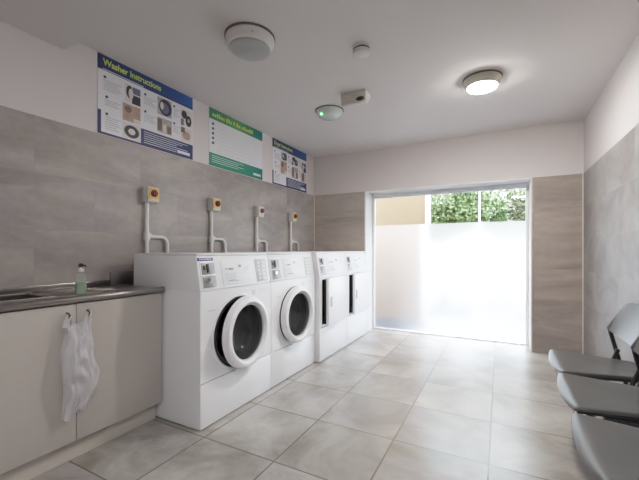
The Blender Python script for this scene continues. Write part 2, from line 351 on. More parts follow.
# ------------------------------------------------------------------ outdoors
def outdoors():
    g = MB().box(-9, 9, YG+.06, 16, -.12, -.02).build('ground', M['pave'], smooth=0); struct(g, 'pale paving outside the glazing', 'ground')
    bw = thing('building', 'beige rendered building outside, seen through the clear glass', 'building', (-2.765, 5.6, -.02))
    MB().box(-1.735, 1.735, -.1, .1, 0, 3.22).build('facade', M['beige'], bw, smooth=0)
    MB().box(-1.735, 1.735, -.12, .12, 3.22, 3.27).build('coping', M['post'], bw, smooth=0)
    po = MB().box(-1.03, -.955, 5.47, 5.53, -.02, 3.2, .006).build('white_post', M['post']); tag(po, 'broad white post at the end of the beige outdoor wall', 'post')
    pl = thing('slim_pole', 'thin white pole in front of the outdoor trees', 'pole', (-.292, 6.0, -.02))
    MB().lathe([(0,0),(.014,0),(.014,3.0),(0,3.0)], (0,0,0), n=16).build('shaft', M['post'], pl)
    MB().lathe([(0,0),(.06,0),(.06,.012),(.03,.03),(.018,.03),(0,.03)], (0,0,0), n=20).build('foot_plate', M['post'], pl)
    spots = [(-.95, 7.7, 2.12, .82, 'leaf1', 'light green tree outside beside the white post'),
             (-.02, 9.7, 2.32, 1.1, 'leaf0', 'mid green leafy tree outside behind the slim white pole'),
             (.78, 7.7, 2.10, .85, 'leaf2', 'greyish green tree outside seen at the far end of the clear glass'),
             (-2.2, 10.2, 2.3, 1.1, 'leaf3', 'darker green tree outside partly behind the white post')]
    for x, y, zc, r, lm, lab in spots:
        t = thing('tree', lab, 'tree', (x, y, -.02), group='trees outside the glazing')
        MB().tube([(0,0,0),(.04,0,.6),(0,.03,1.2),(.03,0,zc)], [.09,.07,.055,.03], 8).build('trunk', M['bark'], t)
        m = MB(); rnd = random.Random(int(1000*(x+5)))
        blobs = [(rnd.uniform(-.5,.5)*r, rnd.uniform(-.4,.4)*r, zc+rnd.uniform(-1.1,.18)*r*.8, rnd.uniform(.40,.55)*r) for _ in range(14)]
        for k in range(6500):
            bx, by, bz, br = rnd.choice(blobs)
            v = Vector((rnd.gauss(0,1), rnd.gauss(0,1), rnd.gauss(0,1))).normalized()*br*rnd.uniform(.6,1.05)
            p = Vector((bx,by,bz)) + v
            a = Vector((rnd.gauss(0,1), rnd.gauss(0,1), rnd.gauss(0,1))).normalized(); b_ = a.orthogonal().normalized()
            s = rnd.uniform(.03,.062)
            m.quad([p-a*s, p+b_*s*.55, p+a*s, p-b_*s*.55], mi=rnd.choice((0,0,0,1)))
        m.build('foliage', [M[lm], M['leaf1']], t, smooth=0)
outdoors()

# ------------------------------------------------------------------ laundry machines
XM, Y1, WM = -1.508, 1.418, .683
def panel_with_hole(m, x0, x1, y0, y1, z0, z1, cy, cz, r, n=72, mi=0):
    b = bmesh.new(); angs = sorted(set([2*PI*i/n for i in range(n)] + [math.atan2(z-cz, y-cy) % (2*PI) for y in (y0,y1) for z in (z0,z1)]))
    ring = []
    for a in angs:
        c, s = math.cos(a), math.sin(a)
        t = min([(y1-cy)/c if c > 1e-9 else 1e9, (y0-cy)/c if c < -1e-9 else 1e9, (z1-cz)/s if s > 1e-9 else 1e9, (z0-cz)/s if s < -1e-9 else 1e9])
        ring.append([b.verts.new((x, cy+q*c, cz+q*s)) for q in (r, t) for x in (x0, x1)])
    k = len(ring)
    for i in range(k):
        A, B = ring[i], ring[(i+1)%k]
        b.faces.new((A[1],A[3],B[3],B[1])); b.faces.new((A[0],B[0],B[2],A[2])); b.faces.new((A[0],A[1],B[1],B[0])); b.faces.new((A[2],B[2],B[3],A[3]))
    bmesh.ops.recalc_face_normals(b, faces=b.faces); m._merge(b, mi)

DEPTH = .60
def console_parts(t, W, coin=(.02,.13), pan=(.19,.50), btn=None, badge=None):
    # sloped control console: front leans back from (0,.80) to (-.032,1.0)
    MB().prism([(-DEPTH,.795),(-.002,.795),(-.002,.802),(-.034,.990),(-.040,1.0),(-DEPTH,1.0)], 1, 0, W, .004).build('console', M['white2'], t)
    MB().box(-DEPTH, -.030, -.001, W+.001, 1.0, 1.014, .004).build('top_panel', M['white'], t)
    sl = math.atan2(.032, .188)
    S = Matrix.Translation((-.002, 0, .802)) @ Matrix.Rotation(-sl, 4, 'Y')     # local z runs up the slope
    c = MB().box(-.004, .004, coin[0], coin[1], .005, .165, .004, mx=S).build('coin_unit', M['white'], t)
    g = MB()
    g.box(.003, .006, coin[0]+.008, coin[1]-.006, .088, .158, .001, mx=S); g.box(.003, .006, coin[0]+.008, coin[1]-.006, .010, .080, .001, mx=S)
    g.build('coin_plate', M['grey'], c)
    k = MB().box(.006, .012, coin[0]+.045, coin[0]+.062, .098, .150, .002, mx=S).box(.006, .009, coin[0]+.02, coin[0]+.036, .115, .14, .001, mx=S)
    k.build('coin_slot', M['dark'], c)
    MB().lathe([(0,.012),(.012,.012),(.015,.008),(.015,0)], (.005, coin[0]+.045, .055), 'X', 20, mx=S).build('lock', M['chrome'], c)
    p = MB().box(-.002, .003, pan[0], pan[1], .012, .165, .002, mx=S).build('instruction_panel', M['panel'], t)
    x = MB(); w = pan[1]-pan[0]
    for i in range(6): x.box(.003, .0036, pan[0]+w*(.10+.055*i), pan[0]+w*(.115+.055*i), .045, .085, mx=S)
    for i in range(3): x.box(.003, .0036, pan[0]+w*.68, pan[0]+w*(.84-.02*i), .118-.012*i, .122-.012*i, mx=S)
    x.box(.003, .0036, pan[0]+w*.10, pan[0]+w*.9, .030, .032, mx=S)
    x.build('printed_lines', M['btn'], p)
    y = MB().box(.003, .0037, pan[0]+w*.2, pan[0]+w*.34, .105, .117, mx=S); y.box(.003, .0037, pan[0]+w*.16, pan[0]+w*.38, .035, .041, mx=S)
    y.box(.003, .0037, pan[0]+w*.5, pan[0]+w*.59, .118, .136, mx=S); y.build('display', M['text'], p)
    MB().box(.003, .0037, pan[0]+w*.1, pan[0]+w*.17, .11, .117, mx=S).box(.003, .0037, pan[0]+w*.40, pan[0]+w*.44, .03, .037, mx=S).build('green_mark', M['green_print'], p)
    if btn:
        q = MB().box(-.002, .003, btn[0], btn[1], .006, .168, .003, mx=S).build('button_panel', M['btn'], t)
        z = MB()
        for i in range(5):
            z.box(.003, .0055, btn[0]+.02, btn[0]+.042, .022+.028*i, .038+.028*i, .001, mx=S); z.box(.003, .0055, btn[0]+.06, btn[0]+.10, .022+.028*i, .038+.028*i, .001, mx=S)
        z.build('button', M['panel'], q)
    if badge:
        b = MB().box(-.002, .003, badge[0], badge[1], .170, .188, .002, mx=S).build('badge', M['blue'], t)
        z = MB()
        for i in range(8): z.box(.003, .0038, badge[0]+.012+.012*i, badge[0]+.020+.012*i, .175, .183, mx=S)
        z.build('badge_lettering', M['white_txt'], b)

def make_washer(loc, label):
    W = WM-.006; cy, cz, R = .326, .505, .228
    t = thing('washing_machine', label, 'washing machine', loc, group='front-loading washing machines')
    b = MB().box(-DEPTH, -.012, 0, .012, .006, .795).box(-DEPTH, -.012, W-.012, W, .006, .795).box(-DEPTH, -DEPTH+.012, .012, W-.012, .006, .795).box(-DEPTH, -.012, .012, W-.012, .006, .032).box(-DEPTH, -.012, .012, W-.012, .783, .795)
    b.build('cabinet', M['white'], t)
    f = MB(); panel_with_hole(f, -.012, 0, 0, W, .268, .793, cy, cz, R); f.build('front_panel', M['white'], t, smooth=.5)
    MB().box(-.014, 0, 0, W, .006, .262, .003).build('lower_panel', M['white'], t)
    MB().box(-.03, -.012, .004, W-.004, .262, .268).build('seam', M['seam'], t, smooth=0)
    MB().box(-DEPTH+.03, -.02, .02, W-.02, .0, .008).build('base_plinth', M['black'], t, smooth=0)
    # moulded white surround, rubber gasket, drum
    MB().lathe([(R-.004,-.01),(R-.002,.004),(R+.004,.008),(R+.012,.007),(R+.016,.0)], (0,cy,cz), 'X', 72).build('door_surround', M['white'], t)
    MB().lathe([(R-.001,0),(R-.008,.010),(R-.022,.006),(R-.030,-.02),(R-.052,-.035),(R-.05,-.08)], (-.004,cy,cz), 'X', 72).build('gasket', M['black'], t)
    MB().lathe([(R-.05,-.07),(R+.03,-.075),(R+.03,-.40),(.05,-.42),(0,-.42)], (-.004,cy,cz), 'X', 64).build('drum', M['drum'], t)
    # printed marks on the front
    mk = MB().box(0, .0012, .062, .120, .672, .678).box(0, .0012, .45, .50, .752, .758).box(0, .0012, .462, .49, .725, .748).box(0, .0012, .535, .64, .752, .756).box(0, .0012, .535, .62, .735, .738)
    mk.build('printed_marks', M['btn'], t, smooth=0)
    MB().lathe([(0,.006),(.006,.006),(.008,.003),(.008,0)], (0, .108, .505), 'X', 12).build('latch_button', M['dark'], t)
    console_parts(t, W, coin=(.016,.135), pan=(.185,.495), btn=(.52,.645), badge=(.005,.125))
    # hinged door, origin on the hinge line (right-hand side of the opening)
    hy = .576
    d = bpy.data.objects.new('door', None)
    r = MB().lathe([(.184,.004),(.179,.042),(.184,.054),(.195,.062),(.210,.061),(.223,.052),(.229,.036),(.229,.014),(.221,.006)], (0,-.238,0), 'X', 80, close=True)
    d = r.build('door', M['white'], t, loc=(.006, hy, cz))
    MB().lathe([(.186,.030),(.180,.043),(.174,.044),(.174,.030)], (0,-.238,0), 'X', 72, close=True).build('inner_rim', M['btn'], d)
    MB().lathe([(.176,.040),(.170,.020),(.152,-.030),(.130,-.055),(.10,-.07),(0,-.075)], (0,-.238,0), 'X', 64).build('door_glass', M['doorglass'], d)
    MB().prism([(-.452+.014*math.cos(a), .07*math.sin(a)) for a in [PI*2*i/20 for i in range(20)]], 0, .036, .064, .004).build('door_handle', M['white'], d)
    MB().box(-.004, .03, -.022, .006, -.05, -.015, .004).box(-.004, .03, -.022, .006, .015, .05, .004).build('hinge', M['white'], d)
    return t

w1 = make_washer((XM, Y1, 0), 'white front-loading washer next to the sink counter, its door ajar')
w2 = copy_thing(w1, (XM, Y1+WM, 0), 'white front-loading washer with shut door, between open washer and dryers')
for o in kids(w1):
    if o.name.split('.')[0] == 'door': o.rotation_euler = (0, 0, math.radians(4.5))
for o in kids(w2):
    if o.name.split('.')[0] == 'door': o.location.y -= .012
    if o.name.split('.')[0] == 'badge':
        for g in kids(o): bpy.data.objects.remove(g)
        bpy.data.objects.remove(o)

XD, Y3, WD = -1.463, Y1+2*WM+.006, .645
def make_dryer(loc, label):
    W = WD-.005
    t = thing('tumble_dryer', label, 'tumble dryer', loc, group='tumble dryers')
    D = DEPTH+.04
    b = MB().box(-D, -.012, 0, .012, .006, .795).box(-D, -.012, W-.012, W, .006, .795).box(-D, -D+.012, .012, W-.012, .006, .795).box(-D, -.012, .012, W-.012, .006, .032).box(-D, -.012, .012, W-.012, .783, .795)
    b.build('cabinet', M['white'], t)
    y0, y1, z0, z1 = .048, W-.035, .335, .755
    MB().box(-.012, 0, 0, y0, .315, .793).box(-.012, 0, y1, W, .315, .793).box(-.012, 0, y0, y1, z1, .793).box(-.012, 0, y0, y1, .315, z0).build('front_panel', M['white'], t, smooth=0)
    MB().box(-.014, 0, 0, W, .006, .309, .003).build('lower_panel', M['white'], t)
    MB().box(-.03, -.012, .004, W-.004, .309, .315).build('seam', M['seam'], t, smooth=0)
    MB().box(-D+.03, -.02, .02, W-.02, .0, .008).build('base_plinth', M['black'], t, smooth=0)
    MB().prism([(y0,z0),(y1,z0),(y1,z1),(y0,z1)], 0, -.20, -.19).box(-.19,-.012,y0-.01,y0,z0,z1).box(-.19,-.012,y1,y1+.01,z0,z1).box(-.19,-.012,y0,y1,z1,z1+.01).box(-.19,-.012,y0,y1,z0-.01,z0).build('drum_recess', M['black'], t, smooth=0)
    console_parts(t, W, coin=(.018,.125), pan=(.17,.585))
    d = MB().box(.004, .034, -(y1-y0)+.014, .012, z0-.008, z1+.016, .008, 3).build('door', M['white'], t, loc=(0, y1, 0))
    MB().box(.0335, .042, -(y1-y0)+.055, -(y1-y0)+.095, .50, .595, .003).build('door_handle', M['iso'], d)
    MB().box(-.008, .004, -(y1-y0)+.006, -.006, z0+.008, z1-.008, .003).build('door_seal', M['black'], d)
    d.rotation_euler = (0, 0, math.radians(3.0))
    return t
d1 = make_dryer((XD, Y3, 0), 'white tumble dryer with square door ajar, beside the shut washer')
d2 = copy_thing(d1, (XD, Y3+WD, 0), 'white tumble dryer at the window end of the machine row')

# ------------------------------------------------------------------ isolator switches and conduits on the left wall
def make_isolator(y, label):
    t = thing('isolator_switch', label, 'switch', (XL, y, 1.422), group='rotary isolator switches above the machines')
    MB().box(0, .052, -.05, .05, -.056, .056, .006).build('back_box', M['iso'], t)
    MB().box(.052, .066, -.046, .046, -.052, .052, .006).build('cover', M['coverm'], t)
    MB().box(.066, .069, -.040, .040, -.030, .046, .001).build('yellow_plate', M['yellow'], t)
    k = MB().lathe([(.025,.0),(.025,.008),(.018,.012),(.018,.02),(0,.02)], (.069,0,.008), 'X', 28).build('knob', M['red'], t)
    MB().box(.084, .092, -.006, .006, -.012, .030, .002).build('grip', M['red'], k)
    return t
def make_conduit(y, label):
    t = thing('conduit_pipe', label, 'pipe', (XL, y, 0), group='white conduits below the isolator switches')
    MB().tube([(.0215,-.022,1.366),(.0215,-.022,.0)], .0135, 14).build('riser', M['cable'], t)
    MB().tube([(.0215,-.022,1.155),(.0215,-.022,1.100)], .022, 16).tube([(.0215,-.022,1.128),(.0215,.012,1.128)], .021, 16).build('tee_fitting', M['cable'], t)
    MB().tube([(.0215,-.022,1.128),(.0215,.090,1.128)] + [(.0215, .090+.055*math.sin(a), 1.073+.055*math.cos(a)) for a in [PI/2*i/8 for i in range(9)]] + [(.0215,.145,.0)], .0135, 14).build('branch', M['cable'], t)
    return t
isos = [(1.605,'first','yellow-faced isolator switch above the washer with the open door'),
        (2.218,'second','yellow-faced isolator switch above the shut washer'),
        (2.84,'third','pale isolator switch with red knob, third along from the sink'),
        (3.485,'fourth','isolator switch nearest the tiled corner, above the last dryer')]
cl = ['white conduit running down behind the open washer','white conduit running down behind the shut washer','white conduit running down behind the middle dryer','white conduit nearest the tiled corner behind the end dryer']
i0 = make_isolator(isos[0][0], isos[0][2]); c0 = make_conduit(isos[0][0], cl[0])
for (y, _, lab), lc in list(zip(isos, cl))[1:]:
    s = copy_thing(i0, (XL, y, 1.422), lab); copy_thing(c0, (XL, y, 0), lc)
    if _ == 'third':
        for o in kids(s):
            if o.name.startswith('yellow_plate'):
                o.data = o.data.copy(); o.data.materials[0] = M['lampbody']

# ------------------------------------------------------------------ posters
PW, PH = .75, .503
def pmap(a, b): return a*PW, PH*(1-b)
def rect(m, a0, a1, b0, b1, x, th=.0006, mi=0):
    y0, z1 = pmap(a0, b0); y1, z0 = pmap(a1, b1); m.box(x, x+th, y0, y1, z0, z1, mi=mi)
PH_M = [mat('photo_grey', (.40,.38,.37), .4, var=.5, scale=25), mat('photo_dark', (.035,.035,.05), .4), mat('photo_skin', (.44,.31,.25), .4, var=.3, scale=20), mat('photo_pale', (.66,.62,.58), .4, var=.1, scale=15), mat('photo_blue', (.13,.14,.24), .4, var=.3, scale=18), mat('photo_brown', (.20,.13,.10), .4, var=.4, scale=22)]
def blob(m, a, b, ra, rb, x, mi, n=20, r_in=0.):
    pts = []
    for i in range(n):
        y, z = pmap(a+ra*math.cos(2*PI*i/n), b+rb*math.sin(2*PI*i/n)); pts.append((y, z))
    m.prism(pts, 0, x, x+.0004, mi=mi)
def photo(parent, a0, a1, b0, b1, style):
    m = MB(); w, h = a1-a0, b1-b0; A = lambda f: a0+w*f; B = lambda f: b0+h*f; x = .0046
    base = {'figure':3,'skin':2,'ring':3,'drum':0,'shelf':0,'dials':3,'hand':3,'cloth':2}[style]
    rect(m, a0, a1, b0, b1, .004, mi=base)
    if style == 'figure':
        blob(m, A(.3), B(.4), w*.22, h*.36, x, 1); rect(m, A(.45), A(1), B(.5), B(1), x, mi=1); rect(m, A(.5), A(1), B(.05), B(.42), x, mi=4); blob(m, A(.38), B(.48), w*.15, h*.3, x+.0005, 3)
    elif style == 'skin':
        blob(m, A(.45), B(.45), w*.35, h*.35, x, 2); blob(m, A(.3), B(.3), w*.2, h*.2, x+.0005, 5); rect(m, A(.6), A(1), B(.75), B(1), x, mi=3)
    elif style == 'ring':
        blob(m, A(.5), B(.5), w*.42, h*.40, x, 1, 28); blob(m, A(.5), B(.5), w*.2, h*.2, x+.0005, 3, 24)
    elif style == 'drum':
        blob(m, A(.55), B(.5), w*.45, h*.48, x, 1, 28); blob(m, A(.5), B(.55), w*.3, h*.3, x+.0005, 4, 24); blob(m, A(.3), B(.45), w*.12, h*.22, x+.001, 3)
    elif style == 'shelf':
        rect(m, A(0), A(.3), B(.1), B(.9), x, mi=5); rect(m, A(.38), A(.6), B(.4), B(.95), x, mi=3); rect(m, A(.68), A(.95), B(.45), B(.95), x, mi=5)
    elif style == 'dials':
        blob(m, A(.3), B(.3), w*.26, h*.25, x, 1); blob(m, A(.7), B(.62), w*.28, h*.34, x, 1); blob(m, A(.7), B(.6), w*.1, h*.12, x+.0005, 0); rect(m, A(0), A(.25), B(.6), B(1), x, mi=4)
    elif style == 'hand':
        blob(m, A(.5), B(.55), w*.38, h*.3, x, 2); rect(m, A(.0), A(.35), B(0), B(.4), x, mi=5)
    else:
        blob(m, A(.4), B(.5), w*.3, h*.4, x, 5); rect(m, A(.65), A(1), B(0), B(1), x, mi=3)
    m.build('photo_panel', PH_M, parent, smooth=0)
def instruction_poster(y, label, title, hdr_w, rowh, photos, block0):
    t = thing('poster', label, 'poster', (XL-.004, y, 1.767), group='laundry posters')
    MB().box(0, .004, 0, PW, 0, PH).build('board', M['board'], t, smooth=0)
    m = MB(); rect(m, 0, 1, 0, .165, .004, .0008); m.build('header_band', M['hdr_blue'], t, smooth=0)
    m = MB(); rect(m, 0, 1, .165, .19, .004, .0008); rect(m, block0, 1, .765, 1, .004, .0008); rect(m, 0, block0, .972, 1, .004, .0008); rect(m, 0, .028, .70, .972, .004, .0008)
    m.build('navy_band', M['navy'], t, smooth=0)
    ya, za = pmap(.045, .122)
    text_obj('title_text', title, .059, M['ylw_txt'], t, (.005, ya, za), FACE_X, sx=hdr_w)
    m = MB(); rect(m, .04, .42, .172, .181, .0049); rect(m, .80, .96, .91, .955, .0049)
    for i in range(6): rect(m, block0+.03, .93-.07*(i % 3), .795+.03*i, .803+.03*i, .0049, .0003)
    m.build('pale_lettering', M['white_txt'], t, smooth=0)
    m = MB(); d = []
    for a0, a1, b0, n in [(.045,.21,.30,5), (.06,.20,.545,3), (.06,.20,.76,6), (.42,.55,.30,4), (.42,.55,.54,4), (.745,.83,.29,5), (.745,.83,.55,4)]:
        d.append((a0+.015, b0-.03))
        for i in range(n): rect(m, a0, a1-.03*((i*2) % 3)*.6, b0+.008+.029*i, b0+.015+.029*i, .004, .0005)
    m.build('text_lines', M['text'], t, smooth=0)
    for a, b in d:
        q = MB(); blob(q, a, b, .012, .018, .0042, 0); q.build('step_number', M['navy'], t, smooth=0)
    for p in photos: photo(t, *p)
    return t
instruction_poster(1.260, 'large blue-headed washer instruction poster above the sink end', 'Washer Instructions', .86, 0,
    [(.235,.385,.235,.475,'figure'), (.215,.385,.50,.73,'skin'), (.215,.385,.755,.965,'ring'), (.565,.73,.215,.47,'drum'), (.565,.73,.51,.725,'shelf'), (.845,.985,.245,.50,'dials'), (.845,.985,.525,.745,'hand')], .39)
instruction_poster(3.122, 'small-looking blue-headed poster nearest the tiled corner', 'Dryer Instructions', .86, 0,
    [(.235,.385,.225,.40,'drum'), (.215,.385,.42,.71,'skin'), (.535,.72,.21,.42,'dials'), (.535,.72,.46,.725,'shelf'), (.83,.985,.255,.50,'figure'), (.83,.985,.515,.745,'cloth')], .37)
def green_poster():
    t = thing('poster', 'green and white notice between the two blue-headed posters', 'poster', (XL-.004, 2.190, 1.767), group='laundry posters')
    MB().box(0, .004, 0, PW, 0, PH).build('board', M['board'], t, smooth=0)
    m = MB(); rect(m, 0, 1, 0, .185, .004, .0008); m.build('header_band', M['hdr_green'], t, smooth=0)
    m = MB(); rect(m, 0, 1, .775, 1, .004, .0008); m.build('footer_band', M['ftr_green'], t, smooth=0)
    m = MB(); rnd = random.Random(3); a = .05
    while a < .76:
        w = rnd.uniform(.02,.035); rect(m, a, a+w, .085 if rnd.random() < .7 else .06, .135, .005); a += w+(.01 if rnd.random() < .75 else .03)
    m.build('title_lettering', M['ylw_txt'], t, smooth=0)
    m = MB()
    for i in range(6): rect(m, .13, .93-.09*(i % 3), .30+.068*i, .315+.068*i, .004, .0005)
    for i in range(7): rect(m, .13+.115*i, .17+.115*i, .70, .735, .004, .0005)
    m.build('text_lines', M['btn'], t, smooth=0)
    for i in range(5):
        m = MB(); blob(m, .06, .265+.083*i, .017, .024, .0042, 0); m.build('bullet_dot', M['navy'], t, smooth=0)
    m = MB()
    for i in range(4): rect(m, .04, .6-.1*(i % 2), .815+.035*i, .824+.035*i, .0049, .0003)
    rect(m, .80, .96, .90, .945, .0049); m.build('pale_lettering', M['white_txt'], t, smooth=0)
green_poster()

# ------------------------------------------------------------------ sink counter
CX, CE, CD = -1.815, 1.403, .929          # door plane, cabinet end, split between the doors
def counter():
    t = thing('base_cabinet', 'cream two-door base cabinet under the steel sink top', 'cabinet', (0,0,0))
    y0 = .455
    MB().box(XL+.004, CX-.020, y0, y0+.018, .105, .775).box(XL+.004, CX-.020, CE-.018, CE, .105, .775).box(XL+.004, CX-.020, y0+.018, CE-.018, .105, .123).box(XL+.004, XL+.016, y0+.018, CE-.018, .123, .775).build('carcass', M['cream'], t, smooth=0)
    MB().box(CX-.075, CX-.058, y0, CE, 0, .105, .001).build('plinth', M['plinth'], t)
    for a, b_, hy in ((y0+.002, CD-.0015, .887), (CD+.0015, CE-.001, .978)):
        d = MB().box(CX-.019, CX, a, b_, .113, .774, .002).build('door', M['cream'], t)
        MB().tube([(CX,hy,.735),(CX+.020,hy,.735),(CX+.026,hy,.729),(CX+.026,hy,.611),(CX+.020,hy,.605),(CX,hy,.605)], .0055, 10).build('door_handle', M['handle'], d)
    # steel sink top
    s = thing('sink_top', 'stainless steel sink worktop on the cream cabinet', 'sink', (0,0,0))
    zt = .808; bx0, bx1, by0, by1 = -2.165, -1.905, .47, .868
    m = MB()
    x0, x1, ya, yb = XL, CX+.006, y0-.005, CE+.004
    m.box(x0, bx0, ya, yb, zt-.012, zt).box(bx1, x1, ya, yb, zt-.012, zt).box(bx0, bx1, by1, yb, zt-.012, zt).box(bx0, bx1, ya, by0, zt-.012, zt)
    m.build('worktop', M['steel'], s, smooth=0)
    MB().tube([(CX+.008,ya,zt-.011),(CX+.008,yb,zt-.011)], .0165, 20).build('front_edge', M['steel'], s)
    m = MB(); dp = .15; wl = .004
    m.box(bx0, bx0+wl, by0, by1, zt-dp, zt-.001).box(bx1-wl, bx1, by0, by1, zt-dp, zt-.001).box(bx0, bx1, by0, by0+wl, zt-dp, zt-.001).box(bx0, bx1, by1-wl, by1, zt-dp, zt-.001).box(bx0, bx1, by0, by1, zt-dp-.004, zt-dp)
    m.build('basin', M['steel'], s, smooth=0)
    MB().tube([(bx0,by0,zt+.001),(bx1,by0,zt+.001),(bx1,by1,zt+.001),(bx0,by1,zt+.001),(bx0,by0,zt+.001)], .005, 8).build('basin_rim', M['chrome'], s)
    m = MB()
    for i in range(7): m.box(bx0+.02+.034*i, bx0+.030+.034*i, .90, 1.32, zt, zt+.0025, .001)
    m.build('drainer_ribs', M['steel'], s)
    MB().box(XL, XL+.014, ya, yb-.077, zt, zt+.034, .004).build('upstand', M['steel'], s)
    MB().box(XL, XL+.016, yb-.075, yb+.09, zt-.01, zt+.085, .003).build('end_upstand', M['steel'], s)
counter()

def soap():
    b = thing('soap_bottle', 'clear pump bottle with green liquid on the steel sink top', 'bottle', (-1.885, .985, .811))
    MB().lathe([(0,0),(.023,0),(.026,.004),(.026,.075),(.022,.092),(.012,.110),(.011,.118),(0,.118)], (0,0,0), n=32).build('bottle_body', M['bottle'], b)
    MB().lathe([(0,.002),(.0235,.003),(.0245,.008),(.0245,.058),(0,.058)], (0,0,0), n=32).build('liquid', M['soap'], b)
    MB().lathe([(.0135,.113),(.0135,.126),(.006,.128),(.006,.136),(0,.136)], (0,0,0), n=20).build('collar', M['btn'], b)
    MB().lathe([(0,.135),(.010,.136),(.011,.150),(.006,.155),(0,.155)], (0,0,0), n=20).tube([(0,0,.147),(.026,.006,.146),(.032,.007,.138)], .0035, 8).build('pump_head', M['dark'], b)
soap()

def bag():
    t = thing('plastic_bag', 'crumpled thin white plastic bag hanging from the cabinet door handles', 'bag', (CX+.03, .93, .30))
    n, k = 44, 40; rnd = random.Random(5)
    prof = [(0,.060,-.012),(.12,.052,-.010),(.30,.062,-.012),(.48,.070,-.006),(.62,.078,.002),(.76,.066,.000),(.90,.056,-.012),(1,.050,-.022)]   # v, half-width, centre
    def lerp(v):
        for (a,w0,c0),(b,w1,c1) in zip(prof, prof[1:]):
            if v <= b: f = (v-a)/(b-a); return w0+(w1-w0)*f, c0+(c1-c0)*f
        return prof[-1][1:]
    zt, zb = .705, .262
    b = bmesh.new()
    for layer in (0, 1):
        grid = []
        for i in range(n+1):
            v = i/n; w, c = lerp(v); row = []
            for j in range(k+1):
                u = j/k*2-1
                e = math.sqrt(max(0, 1-u*u))
                puff = (.004+.045*math.sin(PI*min(1, v*1.02))**.8)*e
                fold = .0045*math.sin(7*u+5*math.sin(7*v+u)+layer)+.006*math.sin(11*u-13*v+2*math.sin(6*u+9*v))+.005*math.sin(21*v+6*u+2*math.sin(9*u))
                x = (puff+fold*e+.010) if layer == 0 else (-.012+.003*math.sin(8*u+4*v)*e)
                top = .035*(1-u*u)*(1 if layer == 0 else .7)*(1-v)**3       # neckline dips between the straps
                bot = (.014*math.sin(5*u+1)+.022*u)*v**4
                row.append(b.verts.new((x, c+u*w+.004*math.sin(11*v+layer), zt+(zb-zt)*v-top+bot-.30)))
            grid.append(row)
        for i in range(n):
            for j in range(k): b.faces.new((grid[i][j], grid[i][j+1], grid[i+1][j+1], grid[i+1][j]))
    m = MB(); m._merge(b, 0); m.build('bag_body', M['bag'], t, smooth=1.2)
    for sy in (-1, 1):
        s = MB(); hy = (.887 if sy < 0 else .978)-.93; bb = bmesh.new()
        pts = [(.012,-.012+sy*.050,.375), (.016,-.012+sy*.046,.405), (.010,hy-.002*sy,.428), (-.004,hy,.4395), (-.016,hy,.428), (-.013,-.012+sy*.044,.400), (-.008,-.012+sy*.05,.372)]
        rows = []
        for i, p in enumerate(pts):
            hw = .012 if i in (0,6) else .007 if i in (1,5) else .004
            rows.append([bb.verts.new((p[0], p[1]-hw, p[2])), bb.verts.new((p[0]+.003, p[1], p[2])), bb.verts.new((p[0], p[1]+hw, p[2]))])
        for A, B in zip(rows, rows[1:]):
            for q in range(2): bb.faces.new((A[q], A[q+1], B[q+1], B[q]))
        s._merge(bb, 0); s.build('strap', M['bag'], t, smooth=1.2)
bag()

# ------------------------------------------------------------------ ceiling fittings
def disc_light(loc, label, mb, md, R, hb, r2, hd, rz=0):
    t = thing('ceiling_light', label, 'ceiling light', loc, group='round bulkhead lights')
    MB().lathe([(0,0),(R+.004,0),(R+.004,-.008),(R-.002,-.010)], (0,0,0), n=56).build('gasket', M['shadowline'], t)
    MB().lathe([(R-.002,-.008),(R,-.016),(R-.006,-.032),(r2+.012,-hb+.008),(r2+.002,-hb),(r2-.006,-hb+.002)], (0,0,0), n=56).build('body', mb, t)
    MB().lathe([(r2-.002,-hb+.004),(r2-.004,-hb-.006),(r2*.8,-hd),(r2*.4,-hd-.006),(0,-hd-.008)], (0,0,0), n=56).build('diffuser', md, t)
    for a in (PI*.45, PI*1.1, PI*1.75):
        rr = (R+r2)/2; hz = -.032-(hb-.04)*.5+.004
        MB().lathe([(0,-.004),(.006,-.003),(.007,.004)], (rr*math.cos(a), rr*math.sin(a), hz), n=10).build('screw', M['chrome'], t)
    return t
disc_light((-1.300,1.600,ZC), 'unlit round white ceiling light above the machines', M['lampbody'], M['lampoff'], .142, .066, .119, .080)
disc_light((-.118,2.765,ZC), 'lit round ceiling light glowing white near the window', M['lampbeige'], M['lit'], .128, .062, .100, .072)
